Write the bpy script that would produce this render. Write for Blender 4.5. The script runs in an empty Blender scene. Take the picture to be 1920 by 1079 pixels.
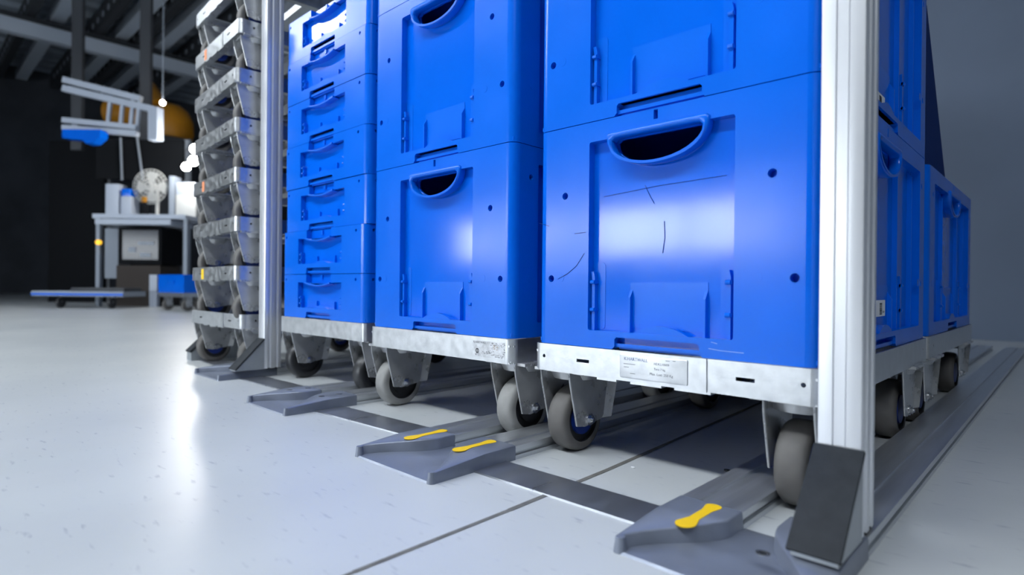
import bpy, bmesh, math, random
from mathutils import Vector, Matrix
random.seed(7)
PI = math.pi
S = bpy.context.scene
COL = S.collection

# ------------------------------------------------------------------ camera, light, exposure
F, YAW, PIT, ROL = 1105.0, 0.7616, -0.0017, 0.0099
CAM = Vector((0.5941, -0.6799, 0.2523))
FW = Vector((-math.sin(YAW)*math.cos(PIT), math.cos(YAW)*math.cos(PIT), math.sin(PIT)))
R0 = Vector((math.cos(YAW), math.sin(YAW), 0)); U0 = R0.cross(FW)
RT = R0*math.cos(ROL)+U0*math.sin(ROL); UP = -R0*math.sin(ROL)+U0*math.cos(ROL)
cd = bpy.data.cameras.new('camera'); cam = bpy.data.objects.new('camera', cd); COL.objects.link(cam)
cam.matrix_world = Matrix(((RT.x, UP.x, -FW.x, CAM.x), (RT.y, UP.y, -FW.y, CAM.y), (RT.z, UP.z, -FW.z, CAM.z), (0, 0, 0, 1)))
cd.sensor_width = 36; cd.lens = F/1920*36; cd.clip_start = .02; cd.clip_end = 100
cd.dof.use_dof = True; cd.dof.focus_distance = 0.92; cd.dof.aperture_fstop = 3.6
S.camera = cam
S.view_settings.view_transform = 'Standard'; S.view_settings.look = 'None'; S.view_settings.gamma = 1
S.view_settings.exposure = -0.3
S.view_settings.use_curve_mapping = False
S.cycles.max_bounces = 8; S.cycles.sample_clamp_indirect = 4
W = bpy.data.worlds.new('world'); S.world = W; W.use_nodes = True
W.node_tree.nodes['Background'].inputs[0].default_value = (.62, .75, 1, 1)
W.node_tree.nodes['Background'].inputs[1].default_value = .25
LAMP_E, WIN_E, TASK_E = 37.0, 23.5, 165.0

def at(u, v, k):
    return CAM + (FW*F + RT*(u-960) - UP*(v-539.5))*(k/F)

# ------------------------------------------------------------------ materials
def mat(name, col, rough=.5, metal=0., nscale=0, namt=0., bump=0., bscale=60, emit=None, es=0, spec=None, stretch=(1, 1, 1), rvar=0., coat=0):
    m = bpy.data.materials.new(name); m.use_nodes = True
    nt = m.node_tree; b = nt.nodes['Principled BSDF']
    b.inputs['Base Color'].default_value = (*col, 1); b.inputs['Roughness'].default_value = rough; b.inputs['Metallic'].default_value = metal
    if spec is not None: b.inputs['Specular IOR Level'].default_value = spec
    if coat: b.inputs['Coat Weight'].default_value = coat; b.inputs['Coat Roughness'].default_value = .12
    if emit: b.inputs['Emission Color'].default_value = (*emit, 1); b.inputs['Emission Strength'].default_value = es
    if namt or bump or rvar:
        tc = nt.nodes.new('ShaderNodeTexCoord'); mp = nt.nodes.new('ShaderNodeMapping'); mp.inputs['Scale'].default_value = stretch
        nt.links.new(tc.outputs['Object'], mp.inputs['Vector'])
        n = nt.nodes.new('ShaderNodeTexNoise'); n.inputs['Scale'].default_value = nscale or 20; n.inputs['Detail'].default_value = 5
        nt.links.new(mp.outputs[0], n.inputs['Vector'])
        if namt:
            r = nt.nodes.new('ShaderNodeMapRange'); r.inputs[1].default_value = .3; r.inputs[2].default_value = .7
            r.inputs[3].default_value = 1-namt; r.inputs[4].default_value = 1+namt*.5
            nt.links.new(n.outputs[0], r.inputs[0])
            mx = nt.nodes.new('ShaderNodeVectorMath'); mx.operation = 'SCALE'; mx.inputs[0].default_value = col
            nt.links.new(r.outputs[0], mx.inputs['Scale']); nt.links.new(mx.outputs[0], b.inputs['Base Color'])
        if rvar:
            r2 = nt.nodes.new('ShaderNodeMapRange'); r2.inputs[1].default_value = .3; r2.inputs[2].default_value = .7
            r2.inputs[3].default_value = max(.03, rough-rvar); r2.inputs[4].default_value = rough+rvar
            nt.links.new(n.outputs[0], r2.inputs[0]); nt.links.new(r2.outputs[0], b.inputs['Roughness'])
        if bump:
            n2 = nt.nodes.new('ShaderNodeTexNoise'); n2.inputs['Scale'].default_value = bscale; n2.inputs['Detail'].default_value = 3
            nt.links.new(mp.outputs[0], n2.inputs['Vector'])
            bp = nt.nodes.new('ShaderNodeBump'); bp.inputs['Strength'].default_value = bump; bp.inputs['Distance'].default_value = .002
            nt.links.new(n2.outputs[0], bp.inputs['Height']); nt.links.new(bp.outputs[0], b.inputs['Normal'])
    return m

M = {}
M['blue'] = mat('blue_plastic', (.0003, .125, .70), .21, nscale=9, namt=.06, bump=.08, bscale=12, rvar=.03, spec=.28)
M['blue_gloss'] = mat('smooth_blue_plastic', (.0003, .118, .70), .13, nscale=9, namt=.05, bump=.06, bscale=10, rvar=.02, spec=.42)
M['alu'] = mat('dolly_aluminium', (.66, .68, .70), .36, 1, nscale=60, namt=.12, bump=.15, bscale=90, rvar=.08)
M['zinc'] = mat('zinc_fork', (.50, .51, .52), .30, .6, nscale=30, namt=.2, rvar=.08)
M['anod'] = mat('anodised_profile', (.80, .82, .86), .34, .6, nscale=40, namt=.05, stretch=(1, 1, .05))
M['shoe'] = mat('cast_shoe', (.215, .24, .30), .36, .35, nscale=25, namt=.15, bump=.1, bscale=300, rvar=.08)
M['gusset'] = mat('gusset_metal', (.40, .43, .46), .4, .6, nscale=25, namt=.1)
M['rail'] = mat('rail_aluminium', (.62, .645, .68), .34, .8, nscale=30, namt=.12, stretch=(6, .3, 6), rvar=.06)
M['steel'] = mat('dark_steel_plate', (.40, .42, .46), .32, .85, nscale=14, namt=.10, stretch=(3, .3, 1), rvar=.05)
M['rubber'] = mat('black_rubber_pad', (.022, .026, .032), .6, spec=.2, nscale=60, namt=.25, bump=.2, bscale=400)
M['tread_grey'] = mat('grey_tread', (.105, .10, .096), .55, nscale=30, namt=.2, bump=.1, bscale=150)
M['tread_pale'] = mat('pale_tread', (.25, .25, .245), .5, nscale=30, namt=.25, bump=.1, bscale=150)
M['tread_black'] = mat('black_tread', (.02, .021, .024), .4, nscale=30, namt=.25, bump=.1, bscale=150)
M['hub_dark'] = mat('dark_hub', (.012, .013, .016), .5)
M['hub_blue'] = mat('blue_hub', (.006, .03, .22), .4)
M['chrome'] = mat('bolt_steel', (.7, .71, .73), .2, 1)
M['yellow'] = mat('yellow_marker', (.95, .60, .002), .55)
M['sticker'] = mat('white_sticker', (.75, .77, .80), .5)
M['ink'] = mat('black_ink', (.02, .02, .025), .6)
M['ink_blue'] = mat('blue_ink', (.10, .14, .30), .6)
M['ink_grey'] = mat('worn_grey_ink', (.14, .15, .17), .6)
M['worn'] = mat('worn_sticker', (.62, .64, .67), .5, nscale=120, namt=.3)
M['rust'] = mat('tan_scrape', (.42, .33, .24), .7)
M['orange'] = mat('orange_sticker', (.75, .27, .12), .6)
M['gap'] = mat('joint_filler', (.17, .165, .15), .7, nscale=60, namt=.3)
M['pale_scratch'] = mat('pale_scratch', (.20, .36, .80), .5)
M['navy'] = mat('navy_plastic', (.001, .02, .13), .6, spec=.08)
# background
M['ceil'] = mat('ceiling_sheet', (.42, .49, .58), .7, nscale=3, namt=.1)
M['purlin'] = mat('pale_purlin', (.66, .74, .86), .55)
M['dkbeam'] = mat('dark_beam', (.05, .055, .065), .6)
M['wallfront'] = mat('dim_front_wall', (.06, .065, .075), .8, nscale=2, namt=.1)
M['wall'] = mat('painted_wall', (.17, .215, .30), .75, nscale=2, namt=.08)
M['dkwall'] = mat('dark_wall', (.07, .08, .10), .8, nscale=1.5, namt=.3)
M['white'] = mat('white_paint', (.44, .49, .58), .5)
M['black'] = mat('black_panel', (.008, .009, .011), .8, spec=.1)
M['robot'] = mat('amber_robot', (.46, .19, .003), .45, nscale=6, namt=.1)
M['grey'] = mat('mid_grey', (.27, .31, .37), .55)
M['brown'] = mat('brown_board', (.04, .032, .028), .8)
M['fan'] = mat('fan_plastic', (.55, .56, .55), .6)
M['glassd'] = mat('dark_glass', (.03, .036, .05), .12, spec=.2)
M['lampglow'] = mat('lamp_glow', (1, 1, 1), .5, emit=(1, .97, .92), es=TASK_E)
M['tube'] = mat('led_diffuser', (1, 1, 1), .5, emit=(.89, .95, 1.0), es=LAMP_E)
M['winglow'] = mat('frosted_daylight_pane', (.9, .9, .9), .5, emit=(.87, .94, 1.0), es=WIN_E)
M['amber'] = mat('amber_light', (.9, .5, .02), .5, emit=(1, .55, .03), es=1.2)

def floor_mat():
    m = bpy.data.materials.new('epoxy_floor'); m.use_nodes = True; nt = m.node_tree; b = nt.nodes['Principled BSDF']
    tc = nt.nodes.new('ShaderNodeTexCoord')
    n = nt.nodes.new('ShaderNodeTexNoise'); n.inputs['Scale'].default_value = 2.2; n.inputs['Detail'].default_value = 6
    nt.links.new(tc.outputs['Object'], n.inputs['Vector'])
    cr = nt.nodes.new('ShaderNodeValToRGB'); cr.color_ramp.elements[0].position = .3; cr.color_ramp.elements[1].position = .7
    cr.color_ramp.elements[0].color = (.51, .535, .55, 1); cr.color_ramp.elements[1].color = (.61, .63, .635, 1)
    nt.links.new(n.outputs[0], cr.inputs[0])
    # scuffs: sparse short dark flecks
    mp = nt.nodes.new('ShaderNodeMapping'); mp.inputs['Scale'].default_value = (16, 60, 1); mp.inputs['Rotation'].default_value = (0, 0, .5)
    nt.links.new(tc.outputs['Object'], mp.inputs['Vector'])
    n2 = nt.nodes.new('ShaderNodeTexNoise'); n2.inputs['Scale'].default_value = 1.6; n2.inputs['Detail'].default_value = 2.5; n2.inputs['Roughness'].default_value = .5
    nt.links.new(mp.outputs[0], n2.inputs['Vector'])
    c2 = nt.nodes.new('ShaderNodeValToRGB'); c2.color_ramp.elements[0].position = .635; c2.color_ramp.elements[1].position = .74
    c2.color_ramp.elements[0].color = (1, 1, 1, 1); c2.color_ramp.elements[1].color = (.72, .73, .78, 1)
    nt.links.new(n2.outputs[0], c2.inputs[0])
    mx = nt.nodes.new('ShaderNodeMix'); mx.data_type = 'RGBA'; mx.blend_type = 'MULTIPLY'; mx.inputs[0].default_value = 1
    nt.links.new(cr.outputs[0], mx.inputs[6]); nt.links.new(c2.outputs[0], mx.inputs[7]); nt.links.new(mx.outputs[2], b.inputs['Base Color'])
    r = nt.nodes.new('ShaderNodeMapRange'); r.inputs[3].default_value = .28; r.inputs[4].default_value = .36
    nt.links.new(n.outputs[0], r.inputs[0]); nt.links.new(r.outputs[0], b.inputs['Roughness'])
    bp = nt.nodes.new('ShaderNodeBump'); bp.inputs['Strength'].default_value = .08; bp.inputs['Distance'].default_value = .004
    n3 = nt.nodes.new('ShaderNodeTexNoise'); n3.inputs['Scale'].default_value = 9; nt.links.new(tc.outputs['Object'], n3.inputs['Vector'])
    nt.links.new(n3.outputs[0], bp.inputs['Height']); nt.links.new(bp.outputs[0], b.inputs['Normal'])
    return m
M['floor'] = floor_mat()

# ------------------------------------------------------------------ mesh helpers
class MB:
    def __init__(s): s.bm = bmesh.new(); s.mats = []
    def mi(s, m):
        if m is None: return 0
        if m not in s.mats: s.mats.append(m)
        return s.mats.index(m)
    def faces(s, vs, fs, m=None, X=None):
        i = s.mi(m); bv = [s.bm.verts.new((X @ Vector(v)) if X else Vector(v)) for v in vs]
        for f in fs:
            try: q = s.bm.faces.new([bv[k] for k in f]); q.material_index = i
            except ValueError: pass
        return s
    def box(s, x0, x1, y0, y1, z0, z1, m=None, X=None, bev=0):
        vs = [(x, y, z) for z in (z0, z1) for y in (y0, y1) for x in (x0, x1)]
        fs = [(0, 2, 3, 1), (4, 5, 7, 6), (0, 1, 5, 4), (2, 6, 7, 3), (0, 4, 6, 2), (1, 3, 7, 5)]
        if not bev: return s.faces(vs, fs, m, X)
        b = bmesh.new(); bv = [b.verts.new(v) for v in vs]
        for f in fs: b.faces.new([bv[k] for k in f])
        bmesh.ops.bevel(b, geom=b.edges[:], offset=bev, segments=2, affect='EDGES', profile=.6)
        b.verts.index_update(); s.faces([tuple(v.co) for v in b.verts], [[v.index for v in f.verts] for f in b.faces], m, X); b.free(); return s
    def prism(s, pts, a, b, m=None, X=None):
        """polygon in local xy from z=a to z=b"""
        n = len(pts); vs = [(p[0], p[1], a) for p in pts]+[(p[0], p[1], b) for p in pts]
        fs = [tuple(range(n-1, -1, -1)), tuple(range(n, 2*n))]+[(i, (i+1) % n, n+(i+1) % n, n+i) for i in range(n)]
        return s.faces(vs, fs, m, X)
    def fill(s, loops, a, b, m=None, X=None, bev=0):
        """polygon with holes (first loop is the outline) in local xy from z=a to z=b"""
        c = bpy.data.curves.new('tmp', 'CURVE'); c.dimensions = '2D'; c.fill_mode = 'BOTH'; c.extrude = abs(b-a)/2-bev
        if bev: c.bevel_depth = bev; c.bevel_resolution = 2; c.offset = -bev
        for lp in loops:
            sp = c.splines.new('POLY'); sp.points.add(len(lp)-1); sp.use_cyclic_u = True
            for p, q in zip(sp.points, lp): p.co = (q[0], q[1], 0, 1)
        o = bpy.data.objects.new('tmp', c); me = o.to_mesh()
        T = Matrix.Translation((0, 0, (a+b)/2))
        s.faces([tuple(T @ v.co) for v in me.vertices], [tuple(p.vertices) for p in me.polygons], m, X)
        o.to_mesh_clear(); bpy.data.objects.remove(o); bpy.data.curves.remove(c); return s
    def lathe(s, prof, m=None, X=None, n=40, mats=None):
        """profile (r, z) about local z"""
        vs = []; k = len(prof)
        for i in range(n):
            t = 2*PI*i/n
            vs += [(r*math.cos(t), r*math.sin(t), z) for r, z in prof]
        for j in range(k-1):
            fs = [(i*k+j, ((i+1) % n)*k+j, ((i+1) % n)*k+j+1, i*k+j+1) for i in range(n)]
            ii = s.mi(mats[j] if mats else m)
            if j == 0: base = [s.bm.verts.new((X @ Vector(v)) if X else Vector(v)) for v in vs]
            for f in fs:
                q = s.bm.faces.new([base[a] for a in f]); q.material_index = ii
        return s
    def cyl(s, r, a, b, m=None, X=None, n=20, r2=None):
        r2 = r if r2 is None else r2
        return s.lathe([(1e-5, a), (r, a), (r2, b), (1e-5, b)], m, X, n)
    def tube(s, p, q, r, m=None, n=12):
        p = Vector(p); q = Vector(q); d = q-p
        X = Matrix.Translation(p) @ d.to_track_quat('Z', 'Y').to_matrix().to_4x4()
        return s.cyl(r, 0, d.length, m, X, n)
    def beam(s, p, q, w, h, m=None):
        p = Vector(p); q = Vector(q); d = q-p
        X = Matrix.Translation(p) @ d.to_track_quat('X', 'Z').to_matrix().to_4x4()
        return s.box(0, d.length, -w/2, w/2, -h/2, h/2, m, X)
    def text(s, body, size, X, m, depth=.0002):
        c = bpy.data.curves.new('tmp', 'FONT'); c.body = body; c.size = size; c.extrude = depth; c.resolution_u = 2
        o = bpy.data.objects.new('tmp', c); me = o.to_mesh()
        s.faces([tuple(v.co) for v in me.vertices], [tuple(p.vertices) for p in me.polygons], m, X)
        o.to_mesh_clear(); bpy.data.objects.remove(o); bpy.data.curves.remove(c); return s
    def build(s, name, parent=None, m=None, ang=35, weld=True):
        if weld: bmesh.ops.remove_doubles(s.bm, verts=s.bm.verts, dist=1e-6)
        bmesh.ops.recalc_face_normals(s.bm, faces=s.bm.faces)
        me = bpy.data.meshes.new(name); s.bm.to_mesh(me); s.bm.free()
        for x in (s.mats or [m]): me.materials.append(x)
        for p in me.polygons: p.use_smooth = True
        me.set_sharp_from_angle(angle=math.radians(ang))
        o = bpy.data.objects.new(name, me); COL.objects.link(o)
        if parent: o.parent = parent
        return o

def tag(o, label=None, cat=None, group=None, kind=None):
    if label: o['label'] = label
    if cat: o['category'] = cat
    if group: o['group'] = group
    if kind: o['kind'] = kind
    return o
def empty(name, loc=(0, 0, 0), rz=0, label=None, cat=None, group=None):
    o = bpy.data.objects.new(name, None); COL.objects.link(o); o.empty_display_size = .05
    o.location = loc; o.rotation_euler = (0, 0, rz); return tag(o, label, cat, group)
def copy_tree(o, parent=None):
    c = o.copy(); COL.objects.link(c)
    if parent: c.parent = parent
    for ch in [x for x in o.children]: copy_tree(ch, c)
    return c
def place(proto, used, loc, rz, label, group=None):
    o = proto if proto.name not in used else copy_tree(proto)
    used.add(proto.name); o.location = loc; o.rotation_euler = (0, 0, rz); o['label'] = label
    if group: o['group'] = group
    return o
def rect(u0, u1, v0, v1): return [(u0, v0), (u1, v0), (u1, v1), (u0, v1)]
def rrect(u0, u1, v0, v1, r, n=5):
    p = []
    for cx, cy, a in ((u1-r, v0+r, -PI/2), (u1-r, v1-r, 0), (u0+r, v1-r, PI/2), (u0+r, v0+r, PI)):
        p += [(cx+r*math.cos(a+PI/2*i/n), cy+r*math.sin(a+PI/2*i/n)) for i in range(n+1)]
    return p
def circ(u, v, r, n=18): return [(u+r*math.cos(2*PI*i/n), v+r*math.sin(2*PI*i/n)) for i in range(n)]

# ------------------------------------------------------------------ setting: floor, walls, ceiling
b = MB(); b.box(-16, 9, -9, 10, -.08, 0, M['floor']); tag(b.build('floor'), kind='structure')
b = MB()
for (x0, y0, x1, y1, w) in ((.147, -.60, .139, -.40, .004), (.139, -.40, .136, -.20, .0055), (.136, -.20, .130, .0, .007), (.130, 0, .080, .90, .007)):
    b.faces([(x0-w/2, y0, .0006), (x0+w/2, y0, .0006), (x1+w/2, y1, .0006), (x1-w/2, y1, .0006)], [(0, 1, 2, 3)], M['gap'])
tag(b.build('trim_1'), kind='structure')
b = MB(); b.box(-3.2, 9, 3.2, 3.35, 0, 5, M['wall']); tag(b.build('wall_back'), kind='structure')
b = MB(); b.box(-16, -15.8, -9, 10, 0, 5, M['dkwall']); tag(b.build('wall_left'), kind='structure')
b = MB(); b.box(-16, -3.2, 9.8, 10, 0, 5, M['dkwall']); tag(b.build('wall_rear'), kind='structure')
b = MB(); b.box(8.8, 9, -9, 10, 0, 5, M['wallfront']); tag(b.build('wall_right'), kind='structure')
b = MB()
b.box(-16, 9, -5.4, -5.2, 0, .62, M['wallfront']); b.box(-16, 9, -5.4, -5.2, 1.22, 5, M['wallfront'])
wx = [(-6.2, -4.95), (-4.95, -3.7), (-3.7, -2.45), (-2.45, -1.2)]
prev = -16
for x0, x1 in wx: b.box(prev, x0, -5.4, -5.2, .62, 1.22, M['wallfront']); prev = x1
b.box(prev, 9, -5.4, -5.2, .62, 1.22, M['wallfront'])
tag(b.build('wall_front'), kind='structure')
for i, (x0, x1) in enumerate(wx):
    w = MB()
    for (a, c, d, e) in ((x0, x1, .62, .65), (x0, x1, 1.19, 1.22), (x0, x0+.012, .65, 1.19), (x1-.012, x1, .65, 1.19)): w.box(a, c, -5.36, -5.24, d, e, M['white'])
    wo = w.build('window_%d' % (i+1)); tag(wo, kind='structure')
    p = MB(); p.box(x0+.012, x1-.012, -5.32, -5.31, .65, 1.19, M['winglow']); p.build('pane', wo)
b = MB()
for i in range(50):       # trapezoid roof sheet, ribs across
    x = -16+i*.5
    b.faces([(x, -9, 4.85), (x+.2, -9, 4.85), (x+.25, -9, 4.92), (x+.45, -9, 4.92), (x+.5, -9, 4.85),
             (x, 10, 4.85), (x+.2, 10, 4.85), (x+.25, 10, 4.92), (x+.45, 10, 4.92), (x+.5, 10, 4.85)],
            [(0, 1, 6, 5), (1, 2, 7, 6), (2, 3, 8, 7), (3, 4, 9, 8)], M['ceil'])
tag(b.build('ceiling'), kind='structure')
# ceiling lamps: a row of linear luminaires in front of the rack
lx = [-4.9, -3.2, -1.5, .1, 1.8]
for i, x in enumerate(lx):
    r = empty('ceiling_lamp', (x, -2.0, 2.75), 0, 'long linear ceiling lamp hanging in front of the rack', 'lamp', 'linear lamps above the aisle')
    MB().box(-.75, .75, -.19, .19, .02, .08, M['white']).build('housing', r)
    MB().box(-.73, .73, -.175, .175, 0, .02, M['tube']).build('diffuser', r)
    h = MB()
    for sx in (-.5, .5): h.tube((sx, 0, .08), (sx, 0, 2.12), .004, M['white'])
    h.build('hanger', r)

# ------------------------------------------------------------------ blue crates
RC = .016
def side_X(k, w, d):
    """local (u, v, n outward) -> crate space for side k: 0 front, 1 right, 2 back, 3 left"""
    if k == 0: return Matrix(((1, 0, 0, 0), (0, 0, -1, 0), (0, 1, 0, 0), (0, 0, 0, 1)))
    if k == 1: return Matrix(((0, 0, 1, w), (1, 0, 0, 0), (0, 1, 0, 0), (0, 0, 0, 1)))
    if k == 2: return Matrix(((-1, 0, 0, w), (0, 0, 1, d), (0, 1, 0, 0), (0, 0, 0, 1)))
    return Matrix(((0, 0, -1, 0), (-1, 0, 0, d), (0, 1, 0, 0), (0, 0, 0, 1)))
DEP = .013
def dshape(c, hw, top, dep, n=18):
    """half moon: flat top edge with small round ends, arc below"""
    p = []
    for i in range(n+1):
        t = PI*i/n
        p.append((c-hw*math.cos(t), top-.004-(dep-.004)*math.sin(t)**.85))
    p += [(c+hw-.004, top-.0005), (c+hw-.010, top), (c-hw+.010, top), (c-hw+.004, top-.0005)]
    return p
def make_crate(h, w=.4, d=.6, big=True):
    root = empty('storage_crate'); tag(root, None, 'crate')
    body = MB(); B = M['blue']
    T = .0045
    clips = []; handles = []
    for k in range(4):
        L = w if k % 2 == 0 else d
        X = side_X(k, w, d); c = L/2
        long = k % 2 == 1
        if big:
            u0, u1, v0, v1 = (.095, L-.095, .024, .290) if not long else (.062, L-.055, .024, .290)
            n0, n1, nv = c-.060, c+.063, .0165
            hol = [(.027, .097), (.052, .218), (L-.027, .097), (L-.052, .215)] if not long else [(.044, .266), (.044, .097), (L-.042, .266), (L-.042, .097)]
            hr = .0052
        else:
            u0, u1, v0, v1 = (.088, L-.1, .026, .090) if not long else (.062, L-.062, .026, .090)
            n0, n1, nv = c-.068, c+.050, .0155
            if long: n0, n1 = c-.06, c+.06
            hol = [(.022, .097), (L-.038, .097)]
            hr = .0036
        ht = h-.0012
        out = [(RC, 0), (n0-.004, 0), (n0, .004), (n0, nv-.003), (n0+.003, nv), (n1-.003, nv), (n1, nv-.003), (n1, .004), (n1+.004, 0), (L-RC, 0)]
        if big: out += [(L-RC, ht), (RC, ht)]
        else: out += [(L-RC, ht), (n1+.002, ht), (n1+.002, .088), (n0, .088), (n0, ht), (RC, ht)]
        if big: rec = rrect(u0, u1, v0, v1, .003, 2)
        else: rec = [(u0, v0), (u1, v0), (u1, v1), (n1+.0015, v1), (n1+.0015, .0872), (n0+.0005, .0872), (n0+.0005, v1), (u0, v1)]
        body.fill([out, rec]+([rect(c-.003, c+.003, .304, .3162)] if big else [])+[circ(a, e, hr) for a, e in hol], -DEP, 0, B, X)
        holes = []
        if big: holes = [dshape(c, .065, .2885, .037)]
        body.fill([rect(.004, L-.004, .002, ht)]+holes, -DEP-T, -DEP, M['blue_gloss'], X)
        # inner ledges of the bottom notch
        body.box(n0+.002, n1-.001, .0, .0055, -DEP, -.009, B, X); body.box(n0+.002, n1-.001, nv, nv+.004, -DEP, -.004, B, X)
        vb = v0
        if big:
            for q in (c-.041, c+.066) if not long else (c-.05, c+.068, .40, .20, .51):
                hv = .083 if q in (c-.041, c+.066, c-.05, c+.068) else v1-.001
                body.faces([(q-.002, vb, -DEP), (q+.002, vb, -DEP), (q+.002, hv, -DEP), (q-.002, hv, -DEP), (q-.0015, vb, -.006), (q+.0015, vb, -.006), (q+.0015, hv-.012, -.006), (q-.0015, hv-.012, -.006)],
                           [(0, 1, 5, 4), (1, 2, 6, 5), (2, 3, 7, 6), (3, 0, 4, 7), (4, 5, 6, 7)], B, X)
            body.box(c-.043, c+.068, .03, .092, -DEP, -DEP+.0008, B, X)
            for q in (u0, u1-.022): body.prism(rrect(q+.001, q+.021, v0+.001, .12, .006, 4), -DEP, -DEP+.0006, B, X)
            arc = [(c-.035+.085*i/16, vb-.002+.0125*math.sin(PI*i/16)**.8) for i in range(17)]
            body.prism(arc, -DEP, -.0015, B, X)
            for q in (.045, L-.068): body.cyl(.0062, 0, .0003, B, X @ Matrix.Translation((q, .098, 0)), 20)
            cl = [(u0+.005, 1), (u1-.0085, -1)] if not long else [(.42, 1), (.18, -1)]
            for q, sg in cl: clips.append((X, q, sg, vb, .083))
            handles.append((X, c, k))
        else:
            for q in (c-.03, c+.055): body.box(q-.0015, q+.0015, vb, .044, -DEP, -.008, B, X)
            arc = [(c-.04+.075*i/12, vb-.002+.009*math.sin(PI*i/12)) for i in range(13)]
            body.prism(arc, -DEP, -.004, B, X)
            clips.append((X, u0+.006, 1, vb, .030)); clips.append((X, u1-.006, -1, vb, .030))
            handles.append((X, (n0+n1)/2, k))
    # rounded corner columns
    for cx, cy, a in ((RC, RC, PI), (w-RC, RC, -PI/2), (w-RC, d-RC, 0), (RC, d-RC, PI/2)):
        n = 7; o_ = [(cx+RC*math.cos(a+PI/2*i/n), cy+RC*math.sin(a+PI/2*i/n)) for i in range(n+1)]
        i_ = [(cx+(RC-.013)*math.cos(a+PI/2*i/n), cy+(RC-.013)*math.sin(a+PI/2*i/n)) for i in range(n, -1, -1)]
        body.prism(o_+i_, 0, h-.0012, B)
    body.box(.004, w-.004, .004, d-.004, .003, .008, B)
    body.build('body', root, ang=30)
    for X, q, sg, vb, hv in clips:
        m = MB()
        m.prism([(q-.002, vb), (q+.003, vb), (q+.003, vb+hv-.008), (q+.001, vb+hv), (q-.004, vb+hv), (q-.002, vb+hv-.012)], -DEP, -.005, B, X)
        for f in (.35, .82):
            m.cyl(.0028, -.003, .0035, B, X @ Matrix.Translation((q, vb+hv*f, -.004)) @ Matrix.Rotation(PI/2, 4, 'Y'), 10)
            m.box(q-.003, q+.0045, vb+hv*f-.0022, vb+hv*f+.0022, -DEP, -.004, B, X)
        m.build('label_clip', root)
    for X, c, k in handles:
        m = MB()
        if big:
            m.fill([dshape(c, .0745, .298, .0515), dshape(c, .0655, .2890, .0375)], -DEP, .005, B, X, bev=.0042)
        else:
            arc = [(c-.061+.122*i/14, .0865-.0065*math.sin(PI*i/14)) for i in range(15)]
            m.fill([arc+[(p[0], p[1]+.0042) for p in reversed(arc)]], -DEP-.002, .0045, B, X, bev=.0012)
            m.box(c-.004, c+.004, .098, h-.003, -DEP, -.009, B, X)
        m.build('handle', root, ang=45)
    return root
big = make_crate(.3192); small = make_crate(.111, big=False)
used = set()
ZD = .1677
STK = 'large blue crates standing on dollies'
C1 = place(big, used, (0, 0, ZD), 0, 'large blue crate with a broad white reflection, lowest behind the near post', STK)
C2 = place(big, used, (0, 0, ZD+.3192), 0, 'large blue crate cut by the top edge, upper one behind the near post', STK)
B1 = place(big, used, (-.459, .005, ZD), 0, 'large blue crate lowest on the middle dolly with the worn sticker', STK)
B2 = place(big, used, (-.459, .005, ZD+.3192), 0, 'large blue crate second up on the middle dolly', STK)
B3 = place(big, used, (-.459, .005, ZD+.6384), 0, 'large blue crate topmost of the middle stack, cut by the top edge', STK)
D1 = place(big, used, (0, .632, ZD), -.003, 'large shaded blue crate in the second row, beyond the near post', STK)
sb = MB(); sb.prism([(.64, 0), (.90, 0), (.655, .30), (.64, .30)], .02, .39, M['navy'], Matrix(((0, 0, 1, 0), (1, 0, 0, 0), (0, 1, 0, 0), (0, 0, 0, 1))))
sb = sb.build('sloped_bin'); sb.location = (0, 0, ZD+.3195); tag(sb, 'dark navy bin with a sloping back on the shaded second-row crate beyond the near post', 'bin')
for sx, sy in ((-.459, .645),):  # unseen crates, added to block light and darken the floor under the dollies
    for i in range(2):
        place(big, used, (sx, sy, ZD+.3192*i), 0, 'unseen large blue crate added behind the middle stack to block light', 'unseen crates added behind the middle stack')
ordw = ['lowest', 'second from the bottom', 'third from the bottom', 'fourth from the bottom', 'fifth from the bottom', 'sixth from the bottom', 'topmost']
AX, AY = -.940, .038
for i in range(7):
    dx = (0, 0, .004, .002, .004, .005, .006)[i]
    place(small, used, (AX+dx, AY+(0, 0, .004, .002, .003, .002, .003)[i], ZD+.111*i), 0, 'shallow blue crate, %s of the stack of seven shallow crates' % ordw[i], 'shallow blue crates stacked seven high')

# scratches on the near lower crate
sc = MB(); XF = side_X(0, .4, .6)
def scratch(pts, w, n, m):
    for (a, c_), (d_, e) in zip(pts, pts[1:]):
        q = Vector((d_-a, e-c_)).normalized()*w/2
        sc.faces([(a+q.y, c_-q.x, n), (d_+q.y, e-q.x, n), (d_-q.y, e+q.x, n), (a-q.y, c_+q.x, n)], [(0, 1, 2, 3)], m, XF)
scratch([(.040, .096), (.058, .104), (.074, .115), (.088, .133)], .0009, .0003, M['navy'])
scratch([(.002, .182), (.022, .176)], .0008, .0003, M['navy']); scratch([(.070, .162), (.090, .163)], .0007, .0003, M['navy'])
scratch([(.207, .172), (.208, .15), (.205, .13)], .0009, -DEP+.0006, M['navy']); scratch([(.178, .222), (.186, .206), (.192, .196)], .0006, -DEP+.0006, M['navy'])
scratch([(.112, .213), (.2, .219), (.29, .2215)], .0006, -DEP+.0006, M['navy'])
scratch([(.275, .012), (.29, .0105), (.318, .0100)], .0009, .0003, M['pale_scratch']); scratch([(.278, .020), (.286, .0185)], .0007, .0003, M['pale_scratch'])
sc = tag(sc.build('scratches', C1), kind='stuff')
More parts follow.
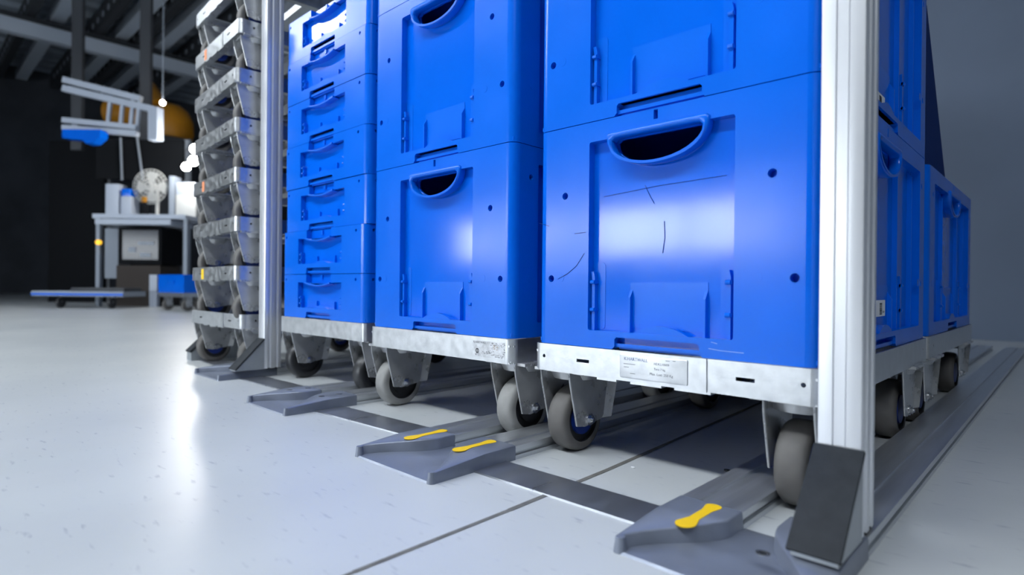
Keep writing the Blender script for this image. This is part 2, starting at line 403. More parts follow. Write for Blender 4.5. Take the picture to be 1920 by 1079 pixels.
# white barcode stickers on the long side of the two near crates
def sticker(root, y0, y1, z0, z1):
    X = Matrix(((0, 0, 1, .4-DEP), (1, 0, 0, 0), (0, 1, 0, 0), (0, 0, 0, 1)))
    m = MB(); m.prism(rrect(y0, y1, z0, z1, .001, 2), .0009, .0015, M['sticker'], X); o = m.build('barcode_sticker', root)
    q = MB(); z = z0+.0025
    while z < z1-.0035:
        t = random.choice((.0006, .001, .0016)); q.box(y1-.034, y1-.020, z, z+t, .0015, .0017, M['ink'], X); z += t+random.choice((.0005, .0009))
    for zz in (z0+.005, z0+.0066): q.box(y1-.016, y1-.005, zz, zz+.0009, .0015, .0017, M['ink_grey'], X)
    q.build('barcode_print', o); o['label'] = 'white barcode sticker'
sticker(C1, .296, .350, .046, .070); sticker(C2, .280, .334, .027, .051)

# ------------------------------------------------------------------ dollies
HZ0, HZ1 = .127, ZD-.0005
def make_caster(tread, hub, parent, x, y, flip=1, hubring=None):
    c = MB(); Z = M['zinc']
    for sx in (-1, 1):
        X = Matrix(((0, 0, 1, sx*.0272), (1, 0, 0, 0), (0, 1, 0, 0), (0, 0, 0, 1)))
        pts = [(-.050, .128), (-.048, .110), (-.031, .044), (-.012, .041), (.030, .047), (.036, .052), (.050, .128)]
        c.prism(pts, -.0011, .0011, Z, X)
        # rear flange turned outward, front edge bead
        c.faces([(sx*.0272, .050, .128), (sx*.0272, .034, .048), (sx*.033, .046, .049), (sx*.037, .062, .128), (sx*.0275, .052, .128), (sx*.0275, .036, .048), (sx*.035, .048, .049), (sx*.039, .064, .128)],
                [(0, 1, 2, 3), (4, 7, 6, 5), (0, 4, 5, 1), (1, 5, 6, 2), (2, 6, 7, 3), (3, 7, 4, 0)], Z)
        c.tube((sx*.0272, -.050, .126), (sx*.0272, -.048, .110), .0016, Z, 8); c.tube((sx*.0272, -.048, .110), (sx*.0272, -.031, .045), .0016, Z, 8)
    c.cyl(.034, .112, .124, Z, None, 28, .040); c.box(-.045, .045, -.045, .052, .124, .1285, Z)
    o = c.build('caster', parent); o.location = (x, y, 0)
    w = MB(); X = Matrix.Translation((0, 0, .05)) @ Matrix.Rotation(PI/2, 4, 'Y')
    half = [(.010, .0165), (.024, .0165), (.0245, .0115), (.0345, .0115), (.0355, .0170), (.0420, .0175), (.0462, .0165), (.0490, .0125), (.0500, .006)]
    ms = [hub, hub, M['hub_dark'], M['hub_dark'], tread, tread, tread, tread]
    prof = half+[(r, -z) for r, z in reversed(half)]
    w.lathe(prof, None, X, 44, ms+[tread]+list(reversed(ms)))
    w.cyl(.0105, -.0165, .0165, hub, X, 20)
    w.build('wheel', o, ang=50)
    for sx in (-1, 1):
        bo = MB(); Y = Matrix.Translation((sx*.0283, 0, .05)) @ Matrix.Rotation(sx*PI/2, 4, 'Y')
        bo.cyl(.0088, 0, .0016, M['chrome'], Y, 20); bo.cyl(.0062, .0016, .0055, M['chrome'], Y, 6); bo.cyl(.0035, .0055, .008, M['chrome'], Y, 12)
        bo.build('axle_bolt', o)
    return o
def make_dolly(style, tread, hub, rcorner=.013, inset=(.032, .034)):
    root = empty('transport_dolly'); tag(root, None, 'dolly')
    dk = MB(); A = M['alu']; w, d = .408, .606; ox, oy = -.004, -.003
    h = HZ1-HZ0
    for k in range(4):
        L = w if k % 2 == 0 else d
        X = Matrix.Translation((ox, oy, HZ0)) @ side_X(k, w, d)
        holes = []
        if style == 'slots' and k % 2 == 0:
            holes = [rect(.082, .104, .018, .0225), circ(.021, .0215, .0027, 12), rect(.314, .336, .018, .0225), circ(L-.020, .022, .0027, 12)]
        elif style == 'slots': holes = [circ(.040, .022, .003, 12), circ(L-.04, .022, .003, 12)]
        dk.fill([rect(rcorner, L-rcorner, 0, h)]+holes, -.0025, 0, A, X)
        dk.box(.006, L-.006, .0, .0025, -.022, -.001, A, X); dk.box(.006, L-.006, h-.013, h-.010, -.018, -.001, A, X)
        if style == 'slots' and k == 0:
            dk.prism([(.273, 0), (.2745, .0), (.279, 0), (.2785, h), (.274, h)], 0, .0018, A, X)
            for a_, c_ in ((.118, .150), (.172, .218), (.236, .284)): dk.box(a_, c_, -.0028, 0, -.012, .0004, A, X)
    for cx, cy, a in ((rcorner, rcorner, PI), (w-rcorner, rcorner, -PI/2), (w-rcorner, d-rcorner, 0), (rcorner, d-rcorner, PI/2)):
        n = 7; cx += ox; cy += oy; a_ = []
        o_ = [(cx+rcorner*math.cos(a+PI/2*i/n), cy+rcorner*math.sin(a+PI/2*i/n)) for i in range(n+1)]
        i_ = [(cx+(rcorner-.0025)*math.cos(a+PI/2*i/n), cy+(rcorner-.0025)*math.sin(a+PI/2*i/n)) for i in range(n, -1, -1)]
        dk.prism(o_+i_, HZ0, HZ1, A)
    for cx in (.055, .345):
        for cy in (.06, .51): dk.box(cx-.055, cx+.055, cy-.06, cy+.06, .1285, .1315, A)
    for cy in (.2, .4): dk.box(0, .4, cy-.02, cy+.02, .129, .150, A)
    dk.build('deck', root)
    for x in (inset[0], .4-inset[1]):
        for y in (.055, .505): make_caster(tread, hub, root, x, y)
    return root
dC = make_dolly('slots', M['tread_grey'], M['hub_blue'])
dB = make_dolly('plain', M['tread_pale'], M['hub_dark'], .014, (.018, .024))
dA = make_dolly('plain', M['tread_black'], M['hub_dark'], .008, (.020, .044))
# type plate on the near dolly
X = Matrix.Translation((0, -.003, 0)) @ side_X(0, .4, .6)
tp = MB(); tp.fill([rrect(.152, .250, .1315, .1635, .002, 3)], 0, .0012, M['alu'], X, bev=.0004); tp = tp.build('type_plate', dC)
tx = MB(); I = M['ink_blue']
def TX(u, v): return X @ Matrix.Translation((u, v, .0013))
tx.text('K.HARTWALL', .0058, TX(.1585, .1555), I, .0001)
tx.text('HDLL10009', .0044, TX(.2035, .1530), M['ink_grey'], .0001)
tx.text('Tara: 7 kg', .0040, TX(.2035, .1465), M['ink_grey'], .0001)
tx.text('Max. Last: 250 Kg', .0046, TX(.1975, .1395), M['ink_grey'], .0001)
for a, c_, v in ((.158, .176, .1502), (.1585, .166, .146), (.168, .176, .138), (.220, .226, .1595), (.230, .234, .1600)): tx.box(a, c_, v, v+.0007, .0013, .0015, M['ink_grey'], X)
tx.build('plate_lettering', tp)
# worn sticker on the middle dolly
ws = MB(); Xb = Matrix.Translation((0, -.003, 0)) @ side_X(0, .4, .6)
ws.prism(rect(.312, .388, .1335, .1605), 0, .0003, M['worn'], Xb); ws = ws.build('worn_sticker', dB)
wp = MB(); rnd = random.Random(3)
def blot(u0, u1, v0, v1, m, n):
    for _ in range(n):
        u = rnd.uniform(u0, u1); v = rnd.uniform(v0, v1); wp.box(u, u+rnd.uniform(.0006, .0028), v, v+rnd.uniform(.0004, .0012), .0003, .0005, m, Xb)
wp.text('K.HARTWALL', .0050, Xb @ Matrix.Translation((.314, .1562, .0004)), M['ink_grey'], .0001)
wp.fill([circ(.3235, .1435, .0042), circ(.3235, .1435, .0028)], .0003, .0005, M['ink'], Xb); wp.box(.3228, .3242, .1405, .1465, .0003, .0005, M['ink'], Xb)
blot(.314, .332, .1355, .139, M['ink_grey'], 10); blot(.336, .352, .139, .143, M['ink_grey'], 16); blot(.350, .362, .138, .15, M['ink_grey'], 12)
blot(.362, .385, .1345, .139, M['ink_grey'], 18); blot(.354, .386, .153, .159, M['ink_grey'], 18); blot(.360, .372, .146, .156, M['rust'], 22); blot(.384, .388, .136, .158, M['ink_grey'], 10)
wp.build('sticker_print', ws)
proto_plain_copy = None
usedd = set()
def bare_dolly_copy(proto, skip=()):
    """copy of a dolly without its stickers"""
    r = proto.copy(); COL.objects.link(r)
    for ch in list(proto.children):
        if ch.name.split('.')[0] in skip: continue
        copy_tree(ch, r)
    return r
DG = 'aluminium dollies under the crates'
place(dC, usedd, (0, 0, 0), 0, 'aluminium dolly with slotted band and type plate under the near crates', DG)
place(dB, usedd, (-.459, .005, 0), 0, 'aluminium dolly with pale wheels and worn sticker under the middle stack', DG)
place(dA, usedd, (AX, AY, 0), 0, 'aluminium dolly with black wheels under the shallow crates', DG)
r = bare_dolly_copy(dC, ('type_plate',)); r.location = (0, .632, 0); r.rotation_euler = (0, 0, -.003); r['label'] = 'shaded dolly in the second row, behind the near dolly beyond the near post'
r = bare_dolly_copy(dB, ('worn_sticker',)); r.location = (-.459, .645, 0); r['label'] = 'dolly added for shade in the second row behind the middle stack, only its wheels showing'  # added under the unseen crates, keeps the space below the decks dark
# nested stack of empty dollies, and the one behind it
ords = ['lowest', 'second from the bottom', 'third from the bottom', 'fourth from the bottom', 'fifth from the bottom', 'sixth from the bottom', 'seventh from the bottom', 'topmost']
PX, PY, PITCH = -1.464, -.015, .1345
patch = {1: 'amber', 2: None, 4: 'orange', 6: 'orange'}
for i in range(8):
    r = bare_dolly_copy(dC, ('type_plate',))
    a = -.055+random.uniform(-.02, .02) if i else -.008
    r.location = (PX+.0026*i+random.uniform(-.003, .003), PY, PITCH*i); r.rotation_euler = (0, 0, a)
    r['label'] = 'empty aluminium dolly, %s in the front stack beside the far post' % ords[i]; r['group'] = 'empty dollies nested in the front stack'
    if i in (1, 3, 6):
        m = MB(); Xs = Matrix.Translation((0, -.003, 0)) @ side_X(0, .4, .6)
        m.box(.10, .122, .131, .162, 0, .0006, M['orange' if i != 1 else 'yellow'], Xs); s_ = m.build('sticker', r); s_['label'] = 'orange sticker' if i != 1 else 'yellow sticker'
for i in range(8):
    r = bare_dolly_copy(dC, ('type_plate',))
    r.location = (PX+.0026*i+random.uniform(-.004, .004), PY+.66, PITCH*i); r.rotation_euler = (0, 0, -.03)
    r['label'] = 'empty dolly mostly hidden behind the far post, in the second stack of dollies'; r['group'] = 'empty dollies nested in the hidden stack'

# ------------------------------------------------------------------ floor guides: two rails and an entry shoe per lane
def make_guide(xr, yr, marks, label, screws=()):
    """xr: outer edge of the right rail, yr: rear end of the shoe"""
    x0 = xr-.179
    root = empty('wheel_guide', (x0, yr, 0), 0, label, 'guide rail', 'floor guides of the lanes')
    for s in (0, 1):
        g = [(0, .0), (0, .006), (.004, .006), (.004, .0115), (0, .0115), (0, .0195), (.020, .0195), (.020, .0165), (.029, .0165), (.029, .0195), (.069, .0195), (.069, .0115), (.065, .0115), (.065, .006), (.069, .006), (.069, 0)]
        if s: g = [(.179-p[0], p[1]) for p in reversed(g)]
        X = Matrix(((1, 0, 0, 0), (0, 0, 1, 0), (0, 1, 0, 0), (0, 0, 0, 1)))
        m = MB(); m.prism(g, -.02, 2.6, M['rail'], X); m.build('rail', root)
    sh = MB(); n = 26; ms = M['shoe']
    def inner(t):      # width of a prong from front (t=0) to rear (t=1)
        q = min(1, t/.80); q = q*q*(3-2*q); return .006+.064*(q**.85)
    def ht(t): return .0150+.0065*min(1, t/.6)
    for s in (0, 1):
        vs = []; yl = -.150
        for i in range(n+1):
            t = i/n; y = yl*(1-t) + (-.022 if s == 0 else 0)*t
            wv = inner(t); hh = ht(t); r_ = .0035
            ring = [(-.0008, 0), (-.0008, hh-r_), (.0002, hh-.001), (r_, hh), (max(wv-.002, r_+.0005), hh), (wv-.0006, hh-.0008), (wv, hh-.0022), (wv+.002, 0)]
            if s: ring = [(.179-p[0], p[1]) for p in ring]
            vs += [(p[0], y, p[1]) for p in ring]
        K = 8; fs = [tuple(range(K)), tuple(range(n*K, n*K+K))]
        for i in range(n):
            for j in range(K-1): fs.append((i*K+j, i*K+j+1, (i+1)*K+j+1, (i+1)*K+j))
        sh.faces(vs, fs, ms)
        # rounded nose
        sh.cyl(.0065, 0, .0148, ms, Matrix.Translation((.0052 if s == 0 else .1738, -.150, 0)), 18, .0045)
    # thin ramp plate between the prongs
    sh.faces([(.003, -.1555, .0), (.176, -.1555, 0), (.176, -.1535, .0022), (.003, -.1535, .0022), (.003, -.11, .004), (.176, -.11, .004), (.055, -.03, .0045), (.124, -.03, .0045), (.066, -.012, .0005), (.113, -.012, .0005)],
             [(0, 1, 2, 3), (3, 2, 5, 4), (4, 5, 7, 6), (6, 7, 9, 8)], ms)
    so = sh.build('entry_shoe', root, ang=40)
    for s, (ca, cb) in marks:
        X = Matrix.Translation((0, 0, .0214))
        p = []
        for i in range(11): t = PI/2+PI*i/10; p.append((.0, 0))
        # dog-bone outline: big round end, slim waist, smaller round end
        L = .062; pts = []
        for i in range(13): t = PI*(.80+1.40*i/12); pts.append((.0075*math.cos(t), -L/2+.0085*math.sin(t)) if False else (.0078*math.cos(PI-PI*.1+PI*1.2*i/12), -L/2+.011*math.sin(PI-PI*.1+PI*1.2*i/12)))
        pts += [(.0042, -L/2+.018), (.0042, L/2-.016)]
        for i in range(11): t = -PI*.1+PI*1.2*i/10; pts.append((.0066*math.cos(t), L/2+.007*math.sin(t)))
        pts += [(-.0042, L/2-.016), (-.0042, -L/2+.018)]
        m = MB(); m.prism([(a*1.3+ca, e+cb) for a, e in pts], 0, .0006, M['yellow'], X); o = m.build('marker', so); o['label'] = 'yellow marker'
    if screws:
        m = MB()
        for (sx, sy) in screws:
            X = Matrix.Translation((sx, sy, .0212)); m.fill([circ(0, 0, .0062), circ(0, 0, .0036)], 0, .0006, M['chrome'], X); m.cyl(.0036, 0, .0003, M['hub_dark'], X, 12)
        m.build('screw', so)
    return root
GC, GB, GA, GD = (.4565, -.050), (.008, -.055), (-.494, -.008), (-1.004, .055)
make_guide(*GC, [(0, (.043, -.062))], 'steel floor guide with yellow marker whose shoe sits under the near post', [(.122, -.105)])
make_guide(*GB, [(0, (.040, -.052)), (1, (.140, -.042))], 'floor guide whose forked shoe carries two yellow markers')
make_guide(*GA, [], 'floor guide whose forked shoe has bare screws and no marker', [(.030, -.075), (.036, -.035), (.146, -.062), (.146, -.022)])
make_guide(*GD, [], 'floor guide whose shoe sits under the far post')
# flat steel plates between the shoes
for (xa, ya, xb, yb, lab) in ((GB[0], -.137, GC[0]-.178, -.135, 'flat dark steel plate on the floor between the near and the two-marker shoes'),
                              (GA[0], -.103, GB[0]-.178, -.087, 'flat dark steel plate on the floor beneath the middle dolly'),
                              (GD[0], -.048, GA[0]-.178, -.043, 'flat dark steel plate on the floor beside the far post shoe'),
                              (-1.50, .01, GD[0]-.178, -.01, 'flat dark steel plate on the floor under the dolly stack')):
    m = MB(); m.faces([(xa, ya, 0), (xb, yb, 0), (xb, yb+.064, 0), (xa, ya+.064, 0), (xa, ya+.0005, .0022), (xb, yb+.0005, .0022), (xb, yb+.0635, .0022), (xa, ya+.0635, .0022)],
                      [(3, 2, 1, 0), (4, 5, 6, 7), (0, 1, 5, 4), (1, 2, 6, 5), (2, 3, 7, 6), (3, 0, 4, 7)], M['steel'])
    tag(m.build('floor_plate'), lab, 'floor plate', 'steel floor plates')

# loose crumbs on the floor
for (x, y, rr, m, lab) in ((.250, .115, .0032, 'rubber', 'tiny black rubber crumb on the floor under the near dolly'), (.150, .035, .0022, 'sticker', 'tiny white crumb beside the floor joint under the near dolly')):
    q = MB(); q.lathe([(1e-4, 0), (rr, rr*.2), (rr*.9, rr*.7), (1e-4, rr*.9)], M[m], Matrix.Scale(1.5, 4, (1, 0, 0)), 9); o = q.build('floor_crumb'); o.location = (x, y, .0002); tag(o, lab, 'crumb')
# ------------------------------------------------------------------ posts
def make_post(x0, x1, y0, y1, z0, ztop, label, gz=.078, gl=.076):
    w = x1-x0; d = y1-y0
    root = empty('rack_post', (x0, y0, z0), 0, label, 'post', 'aluminium rack posts')
    def slot(p, q, c, hw, dp):  # groove on an edge from p to q
        pass
    g = .0022
    P_ = [(0, 0), (w/2-.006, 0), (w/2-.006, g), (w/2-.0048, g), (w/2-.0048, .0006), (w/2+.0048, .0006), (w/2+.0048, g), (w/2+.006, g), (w/2+.006, 0), (w, 0)]
    r = .003
    def side(n, c): return c
    pts = [(r, 0)]+P_[1:9]+[(w-r, 0), (w-.0008, .0008), (w, r)]
    for c in (.30, .70):
        pts += [(w, d*c-.0045), (w-.0055, d*c-.0035), (w-.0055, d*c+.0035), (w, d*c+.0045)]
    pts += [(w, d-r), (w-.0008, d-.0008), (w-r, d)]
    pts += [(w/2+.005, d), (w/2+.005, d-.008), (w/2-.005, d-.008), (w/2-.005, d), (r, d), (.0008, d-.0008), (0, d-r)]
    for c in (.70, .30):
        pts += [(0, d*c+.0045), (.0055, d*c+.0035), (.0055, d*c-.0035), (0, d*c-.0045)]
    pts += [(0, r), (.0008, .0008)]
    MB().prism(pts, .0015, ztop-z0, M['anod']).build('profile', root)
    X = Matrix(((0, 0, 1, 0), (1, 0, 0, 0), (0, 1, 0, 0), (0, 0, 0, 1)))
    gs = MB(); gs.prism([(0, .001), (0, gz), (-.004, gz), (-gl, .006), (-gl, .001)], .002, w+.001, M['gusset'], X); gs.build('foot_gusset', root)
    n = Vector((0, -gz, gl)).normalized()
    dx = Vector((0, -gl, -gz)).normalized(); L = math.hypot(gz, gl)
    Xp = Matrix(((1, 0, 0, 0), (0, dx.y, n.y, 0), (0, dx.z, n.z, gz+.0015), (0, 0, 0, 1)))
    MB().box(-.002, w+.003, -.002, L-.002, 0, .0045, M['rubber'], Xp, bev=.0008).build('rubber_pad', root)
    MB().box(.001, w-.001, .001, d-.001, 0, .002, M['rubber']).build('base_seal', root)
    return root
make_post(.4160, .4545, -.066, -.016, .0213, 2.4, 'tall pale aluminium post nearest the camera with a black sloped foot')
make_post(-1.028, -.989, .012, .060, .0213, 2.4, 'tall aluminium far post between the dolly stack and shallow crates')
# low sloped foot at the outer side of the dolly stack
r = empty('end_stop', (-1.520, -.012, 0), 0, 'low sloped metal stop on the floor behind the lowest empty dolly', 'stop')
X = Matrix(((0, 0, 1, 0), (1, 0, 0, 0), (0, 1, 0, 0), (0, 0, 0, 1)))
MB().prism([(0, 0), (.24, 0), (.24, .125), (.09, .112), (0, .026)], 0, .04, M['gusset'], X).build('stop_body', r)
MB().beam((.02, -.003, .029), (.02, .088, .116), .043, .006, M['rubber']).build('rubber_pad', r)

# ------------------------------------------------------------------ workshop in the background
def fbox(name, k, u0, u1, v0, v1, dep, m, parent=None, bev=0):
    """upright box at depth k, its front about facing the camera; built where it stands"""
    p = at(u0, v1, k); q = at(u1, v1, k); t = at(u0, v0, k)
    w = (q-p).length; h = (t-p).length
    X = Matrix.Translation(p) @ Matrix.Rotation(math.atan2((q-p).y, (q-p).x), 4, 'Z')
    return MB().box(0, w, 0, dep, 0, h, m, X, bev).build(name, parent)
# roof steel
for y, w, m, lab in ((1.15, .16, 'purlin', 'pale roof purlin'), (2.05, .16, 'purlin', 'pale roof purlin'), (2.65, .16, 'purlin', 'pale roof purlin'), (3.5, .16, 'purlin', 'p')):
    o = MB().box(-15.5, -3.3, y-.09, y+.09, 4.52, 4.70, M['purlin']).build('trim_%d' % (2+int(y*2))); tag(o, kind='structure')
    d_ = MB(); d_.box(-15.5, -3.3, y-.42, y-.30, 4.45, 4.78, M['dkbeam'])
    for i in range(30): d_.cyl(.05, 0, .01, M['grey'], Matrix.Translation((-15+i*.35, y-.42, 4.6)) @ Matrix.Rotation(PI/2, 4, 'X'), 10)
    o = d_.build('trim_%d' % (20+int(y*2))); tag(o, kind='structure')
o = MB().beam((-11.3, .4, 4.2), (-11.3, 9.0, 4.2), .16, .22, M['purlin']).build('trim_30'); tag(o, kind='structure')
o = MB().beam((-11.5, .4, 4.38), (-11.5, 9.0, 4.38), .3, .12, M['dkbeam']).build('trim_31'); tag(o, kind='structure')

KB = 6.2
def child(o, root):
    o.parent = root; o.matrix_parent_inverse = Matrix.Translation(-Vector(root.location)); return o
def sub(o, part):        # part has identity world matrix
    o.parent = part; return o
YB = math.atan2(RT.y, RT.x)
def zof(u, v, k): return at(u, v, k).z
def flat(u, k, z): p = at(u, 531, k); p.z = z; return p
def slab(u0, u1, k, z0, z1, dep, m, name, root=None, bev=0):
    """upright box standing at depth k between image columns, its front about facing the aisle"""
    p = flat(u0, k, z0); q = flat(u1, k, z0); d = q-p
    X = Matrix.Translation(p) @ Matrix.Rotation(math.atan2(d.y, d.x), 4, 'Z')
    o = MB().box(0, math.hypot(d.x, d.y), 0, dep, 0, z1-z0, m, X, bev).build(name)
    return child(o, root) if root else o
ZT = zof(270, 402, KB)                 # worktop height
bt = empty('workbench', flat(270, KB, 0), 0, 'grey workbench with a desk fan standing on its top', 'workbench')
slab(172, 346, KB, ZT-.045, ZT, .60, M['white'], 'worktop', bt)
slab(177, 318, KB-.02, ZT-.11, ZT-.055, .45, M['white'], 'drawer', bt)
for u in (179, 343): slab(u, u+7, KB, 0, ZT-.045, .05, M['grey'], 'leg', bt)
slab(196, 222, KB+.35, .30, ZT-.12, .2, M['grey'], 'side_panel', bt)
slab(300, 330, KB+.45, .12, ZT-.06, .04, M['brown'], 'back_board', bt)
slab(280, 294, KB+.03, .0, .34, .05, M['white'], 'support', bt)
cb = slab(221, 302, KB+.10, .45, ZT-.13, .40, M['black'], 'cabinet', bt)
gd = slab(229, 296, KB+.085, .50, ZT-.16, .012, M['glassd'], 'glass_door'); sub(gd, cb)
for u, z, w_, hh in ((240, .58, 14, .05), (262, .53, 20, .04), (258, .66, 30, .03)): sub(slab(u, u+w_, KB+.08, z, z+hh, .004, M['grey'], 'glass_glint'), cb)  # grey plates on the glass door, bright reflections put in as colour
slab(218, 300, KB+.12, 0, .44, .38, M['brown'], 'pedestal', bt)
# fan
fc = at(282, 350, KB+.25)
fn = empty('desk_fan', (fc.x, fc.y, ZT), 0, 'round grey desk fan with wire guard standing on the workbench', 'fan')
Xf = Matrix.Translation(fc) @ Matrix.Rotation(YB, 4, 'Z') @ Matrix.Rotation(PI/2, 4, 'X')
FR = .19
g = MB()
for rr in (.04, .08, .12, .16, FR): g.lathe([(rr+.004*math.cos(t), .004*math.sin(t)+.035*(1-(rr/FR)**2)) for t in [2*PI*i/6 for i in range(7)]], M['fan'], Xf, 30)
for i in range(28):
    a = 2*PI*i/28; g.tube(Xf @ Vector((.03*math.cos(a), .03*math.sin(a), .035)), Xf @ Vector((FR*math.cos(a), FR*math.sin(a), 0)), .003, M['fan'], 6)
child(g.build('guard'), fn)
child(MB().cyl(.045, -.10, -.02, M['fan'], Xf, 20).build('motor'), fn)
for i in range(4):
    a = PI/2*i; g = MB(); g.fill([[(r_*math.cos(a+t), r_*math.sin(a+t)) for r_, t in ((.04, -.3), (.165, -.45), (.17, .1), (.15, .45), (.04, .3))]], -.03, -.022, M['fan'], Xf); child(g.build('blade'), fn)
g = MB(); g.tube((fc.x, fc.y+.07, ZT+.02), (fc.x, fc.y+.07, fc.z), .02, M['fan']); g.cyl(.09, ZT, ZT+.025, M['fan'], Matrix.Translation((fc.x, fc.y+.05, 0)), 24); child(g.build('stand'), fn)
# dark bottle with amber top
p = flat(269, KB+.06, ZT)
bo = empty('bottle', p, 0, 'dark bottle with an amber cap standing before the fan', 'bottle')
MB().lathe([(1e-4, 0), (.036, 0), (.04, .015), (.04, .11), (.022, .13), (.02, .15)], M['black']).build('glass', bo)
MB().lathe([(.021, .13), (.027, .15), (.027, .19), (1e-4, .19)], M['robot']).build('cap', bo)
# boxes on the bench
for nm, u0, u1, v0, dv, m, lab, cat, up in (('white_bin', 196, 221, 345, 0, 'white', 'white plastic bin at the end of the workbench', 'bin', 0), ('grey_riser', 225, 245, 368, 0, 'white', 'white riser under the small blue box', 'riser', 0),
                                   ('blue_box', 226, 243, 354, 0, 'blue', 'small blue box on the white riser on the workbench', 'box', 368), ('parts_rack', 315, 325, 330, 0, 'grey', 'grey parts rack beside the desk fan', 'rack', 0),
                                   ('parts_carton', 328, 366, 365, 0, 'fan', 'lower pale carton on the workbench beside the lit lamps', 'carton', 0), ('paper_box', 328, 364, 342, 0, 'white', 'upper pale carton on the workbench beside the lit lamps', 'carton', 365)):
    k_ = KB+.22; z0 = ZT+.0005 if not up else zof((u0+u1)/2, up, k_)+.001
    o = slab(u0, u1, k_, z0, zof((u0+u1)/2, v0, k_), .14, M[m], nm, None, .004); tag(o, lab, cat)
# black board above the bench, on two poles
sk = KB+.66; zs0, zs1 = zof(262, 336, sk), zof(262, 262, sk)
bs = empty('black_screen', flat(262, sk, 0), 0, 'large black screen panel above the workbench', 'screen')
slab(178, 341, sk, zs0, zs1, .04, M['black'], 'panel', bs)
for u in (200, 330): slab(u, u+5, sk+.05, 0, zs1, .03, M['dkbeam'], 'pole', bs)
o = MB()
for u in (226, 257): o.tube(at(u, 258, sk-.03), at(u+(3 if u < 240 else 11), 338, sk-.03), .012, M['grey'])
child(o.build('cable'), bs)
# overhead frame of the workstation
fr = empty('overhead_frame', flat(240, KB, 2.0), 0, 'white tubular overhead frame above the workbench', 'frame')
def fb(a, c, w_, h_, nm, m='white'): return child(MB().beam(a, c, w_, h_, M[m]).build(nm), fr)
fb(at(120, 150, KB), at(265, 186, KB), .055, .06, 'tube'); fb(at(120, 166, KB), at(290, 206, KB), .06, .065, 'tube')
fb(at(292, 203, KB), at(292, 264, KB), .09, .11, 'upright'); fb(at(120, 226, KB), at(258, 240, KB), .07, .05, 'rail'); fb(at(120, 240, KB), at(258, 251, KB), .07, .05, 'rail')
for u in (204, 228, 247, 259): fb(at(u+3, 188, KB), at(u-2, 238, KB), .03, .03, 'strut')
for u in (140, 268): slab(u-10, u+10, KB+.8, zof(u, 240, KB)-.05, 4.85, .05, M['dkbeam'], 'hanger', fr)
for u, v in ((140, 235), (268, 200)): fb(at(u, v, KB), at(u, v, KB+.82), .05, .05, 'bracket')
o = MB(); p = at(186, 262, KB); o.prism([(-.3, .075), (.10, .075), (.085, 0), (.015, -.062), (-.055, -.07), (-.09, -.03), (-.3, -.015)], 0, .12, M['blue'], Matrix.Translation(p) @ Matrix.Rotation(YB, 4, 'Z') @ Matrix.Rotation(PI/2, 4, 'X'))
child(o.build('blue_cover'), fr)['label'] = 'blue plastic cover'
# amber robot beyond
KR = 8.2
rb = empty('robot_arm', flat(318, KR, 0), 0, 'amber industrial robot arm behind the black screen', 'robot')
c0 = at(320, 240, KR); Xr = Matrix.Translation(c0) @ Matrix.Rotation(YB, 4, 'Z')
g = MB(); g.lathe([(1e-4, .33), (.12, .31), (.22, .23), (.28, .09), (.29, -.08), (.26, -.16), (1e-4, -.16)], M['robot'], Xr, 28); child(g.build('shoulder'), rb)
child(MB().tube(at(325, 222, KR), at(205, 210, KR), .17, M['robot'], 16).build('upper_arm'), rb)
child(MB().tube(at(300, 200, KR), at(278, 165, KR+.3), .11, M['robot'], 16).build('forearm'), rb)
child(MB().box(c0.x-.2, c0.x+.2, c0.y-.2, c0.y+.2, 0, c0.z-.15, M['dkbeam']).build('pedestal'), rb)
# task lamps
mk = KB+.95
o = slab(343, 352, mk, 0, zof(347, 262, mk), .06, M['grey'], 'lamp_mast'); tag(o, 'pale mast standing behind the oval work lamp', 'mast')
for u, v, k, rr, lab in ((305, 193, KB+.3, .026, 'small bright bulb hanging by the overhead frame'), (366, 280, KB, .05, 'upper round bright work lamp beside the dolly stack'),
                         (363, 302, KB, .05, 'lower round bright work lamp beside the dolly stack'), (349, 313, KB, .042, 'oval bright work lamp just above the pale carton')):
    p = at(u, v, k); r = empty('work_lamp', p, 0, lab, 'lamp', 'bright work lamps')
    MB().lathe([(1e-4, -rr), (rr*.5, -rr*.87), (rr*.87, -rr*.5), (rr, 0), (rr*.87, rr*.5), (rr*.5, rr*.87), (1e-4, rr)], M['lampglow'], None, 16).build('bulb', r)
    if k > KB: MB().tube((0, 0, rr*.9), (0, 0, 4.85-p.z), .007, M['grey'], 8).build('cable', r)
    else: MB().tube(FW*rr*.9, at(350, v, mk)-p, .010, M['grey'], 8).build('arm', r)
# dark machine at the image edge, amber signal on the bench end
o = slab(90, 193, KB+1.3, 0, 2.05, .12, M['black'], 'machine_cabinet'); tag(o, 'tall black machine cabinet beyond the end of the workbench', 'cabinet')
sg = empty('signal_light', at(187, 455, KB-.06), 0, 'small amber signal light at the end of the workbench', 'signal light')
child(MB().cyl(.026, 0, .03, M['amber'], Matrix.Translation(at(187, 455, KB-.03)) @ Matrix.Rotation(YB, 4, 'Z') @ Matrix.Rotation(PI/2, 4, 'X'), 18).build('lens'), sg)
child(MB().tube(at(187, 455, KB-.03), at(182, 449, KB+.02), .012, M['grey'], 8).build('bracket'), sg)
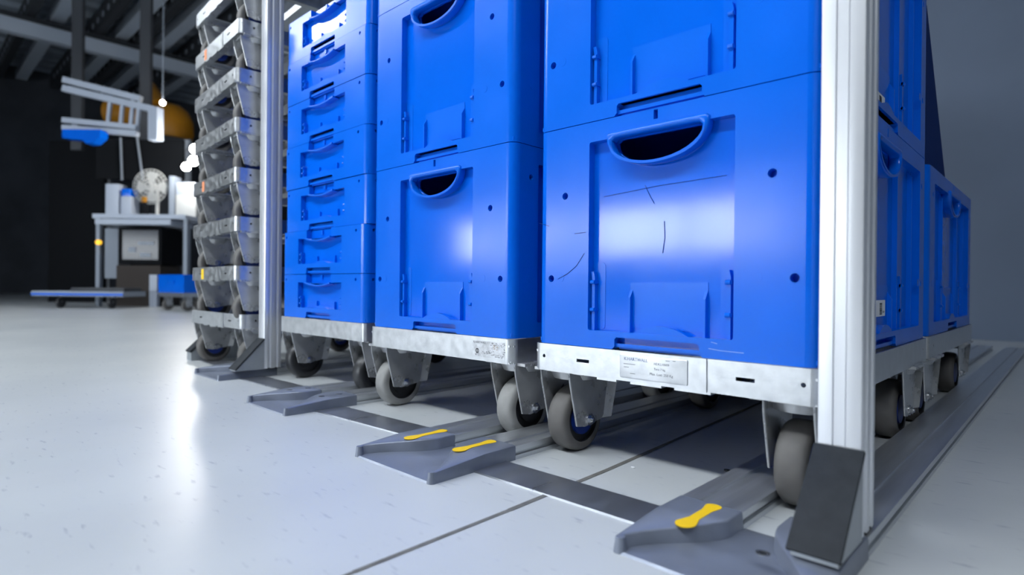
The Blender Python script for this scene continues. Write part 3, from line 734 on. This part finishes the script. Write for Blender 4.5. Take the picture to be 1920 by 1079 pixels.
# blue crate on a far dolly
KD = 5.55
fx = flat(297, KD, 0); ang = YB-.62
fd = empty('transport_dolly', fx, ang, 'low dolly far behind, carrying one low blue crate', 'dolly')
m = MB(); m.box(-.01, .50, -.01, .41, .127, .165, M['alu']); m.build('deck', fd)
for a, c_ in ((.06, .06), (.43, .06), (.06, .35), (.43, .35)):
    cs = empty('caster', (a, c_, 0)); cs.parent = fd
    MB().lathe([(.02, .018), (.046, .018), (.05, .012), (.05, -.012), (.046, -.018), (.02, -.018)], M['tread_grey'], Matrix.Translation((0, 0, .05)) @ Matrix.Rotation(PI/2, 4, 'Y'), 20).build('wheel', cs)
    for sx in (-1, 1): MB().box(sx*.026-.002, sx*.026+.002, -.025, .03, .04, .127, M['zinc']).build('fork', cs)
fcx = empty('storage_crate', (fx.x, fx.y, .1655), ang, 'low blue crate on the far dolly before the workbench', 'crate')
m = MB()
for (a, c_, d_, e) in ((0, .49, 0, .01), (0, .49, .39, .4), (0, .01, .01, .39), (.48, .49, .01, .39)): m.box(a, c_, d_, e, .008, .165, M['blue'])
m.box(0, .49, 0, .4, 0, .008, M['blue'])
for (a, c_, d_, e) in ((-.006, .496, -.006, .002), (-.006, .496, .398, .406), (-.006, .002, .002, .398), (.488, .496, .002, .398)): m.box(a, c_, d_, e, .145, .158, M['blue'])
m.build('body', fcx)
MB().box(.18, .32, -.010, -.001, .085, .12, M['blue'], None, .002).build('handle', fcx)
# low cart
ct = empty('low_cart', flat(204, 5.7, 0), YB, 'low grey cart with blue stripe before the black machine cabinet', 'cart')
MB().box(-.75, .14, 0, .35, .115, .165, M['grey']).build('platform', ct)
MB().box(-.75, .14, -.006, 0, .125, .145, M['blue']).build('stripe', ct)
MB().box(-.4, .12, .04, .32, .1655, .20, M['dkbeam'], None, .01).build('load', ct)
for a in (-.5, .0):
    m = MB(); m.lathe([(.015, .014), (.05, .014), (.055, .009), (.055, -.009), (.05, -.014), (.015, -.014)], M['tread_black'], Matrix.Translation((a, .05, .055)) @ Matrix.Rotation(PI/2, 4, 'Y'), 20); m.tube((a, .05, .055), (a, .05, .12), .012, M['zinc']); m.build('wheel', ct)
# tube rack behind the shallow crates
tr = empty('tube_rack', (-.9, .9, 0), 0, 'grey tube rack showing behind the top shallow crates', 'rack')
for sx in (-.06, .42):
    child(MB().tube((-.9+sx, .80, 0), (-.9+sx, .80, 1.6), .012, M['grey']).build('upright'), tr)
for z in (.98, 1.1): child(MB().tube((-.98, .80, z), (-.45, .80, z), .011, M['grey']).build('crossbar'), tr)
for z in (.98, 1.1): child(MB().tube((-.96, .80, z), (-.96, .70, z+.02), .011, M['grey']).build('stub'), tr)
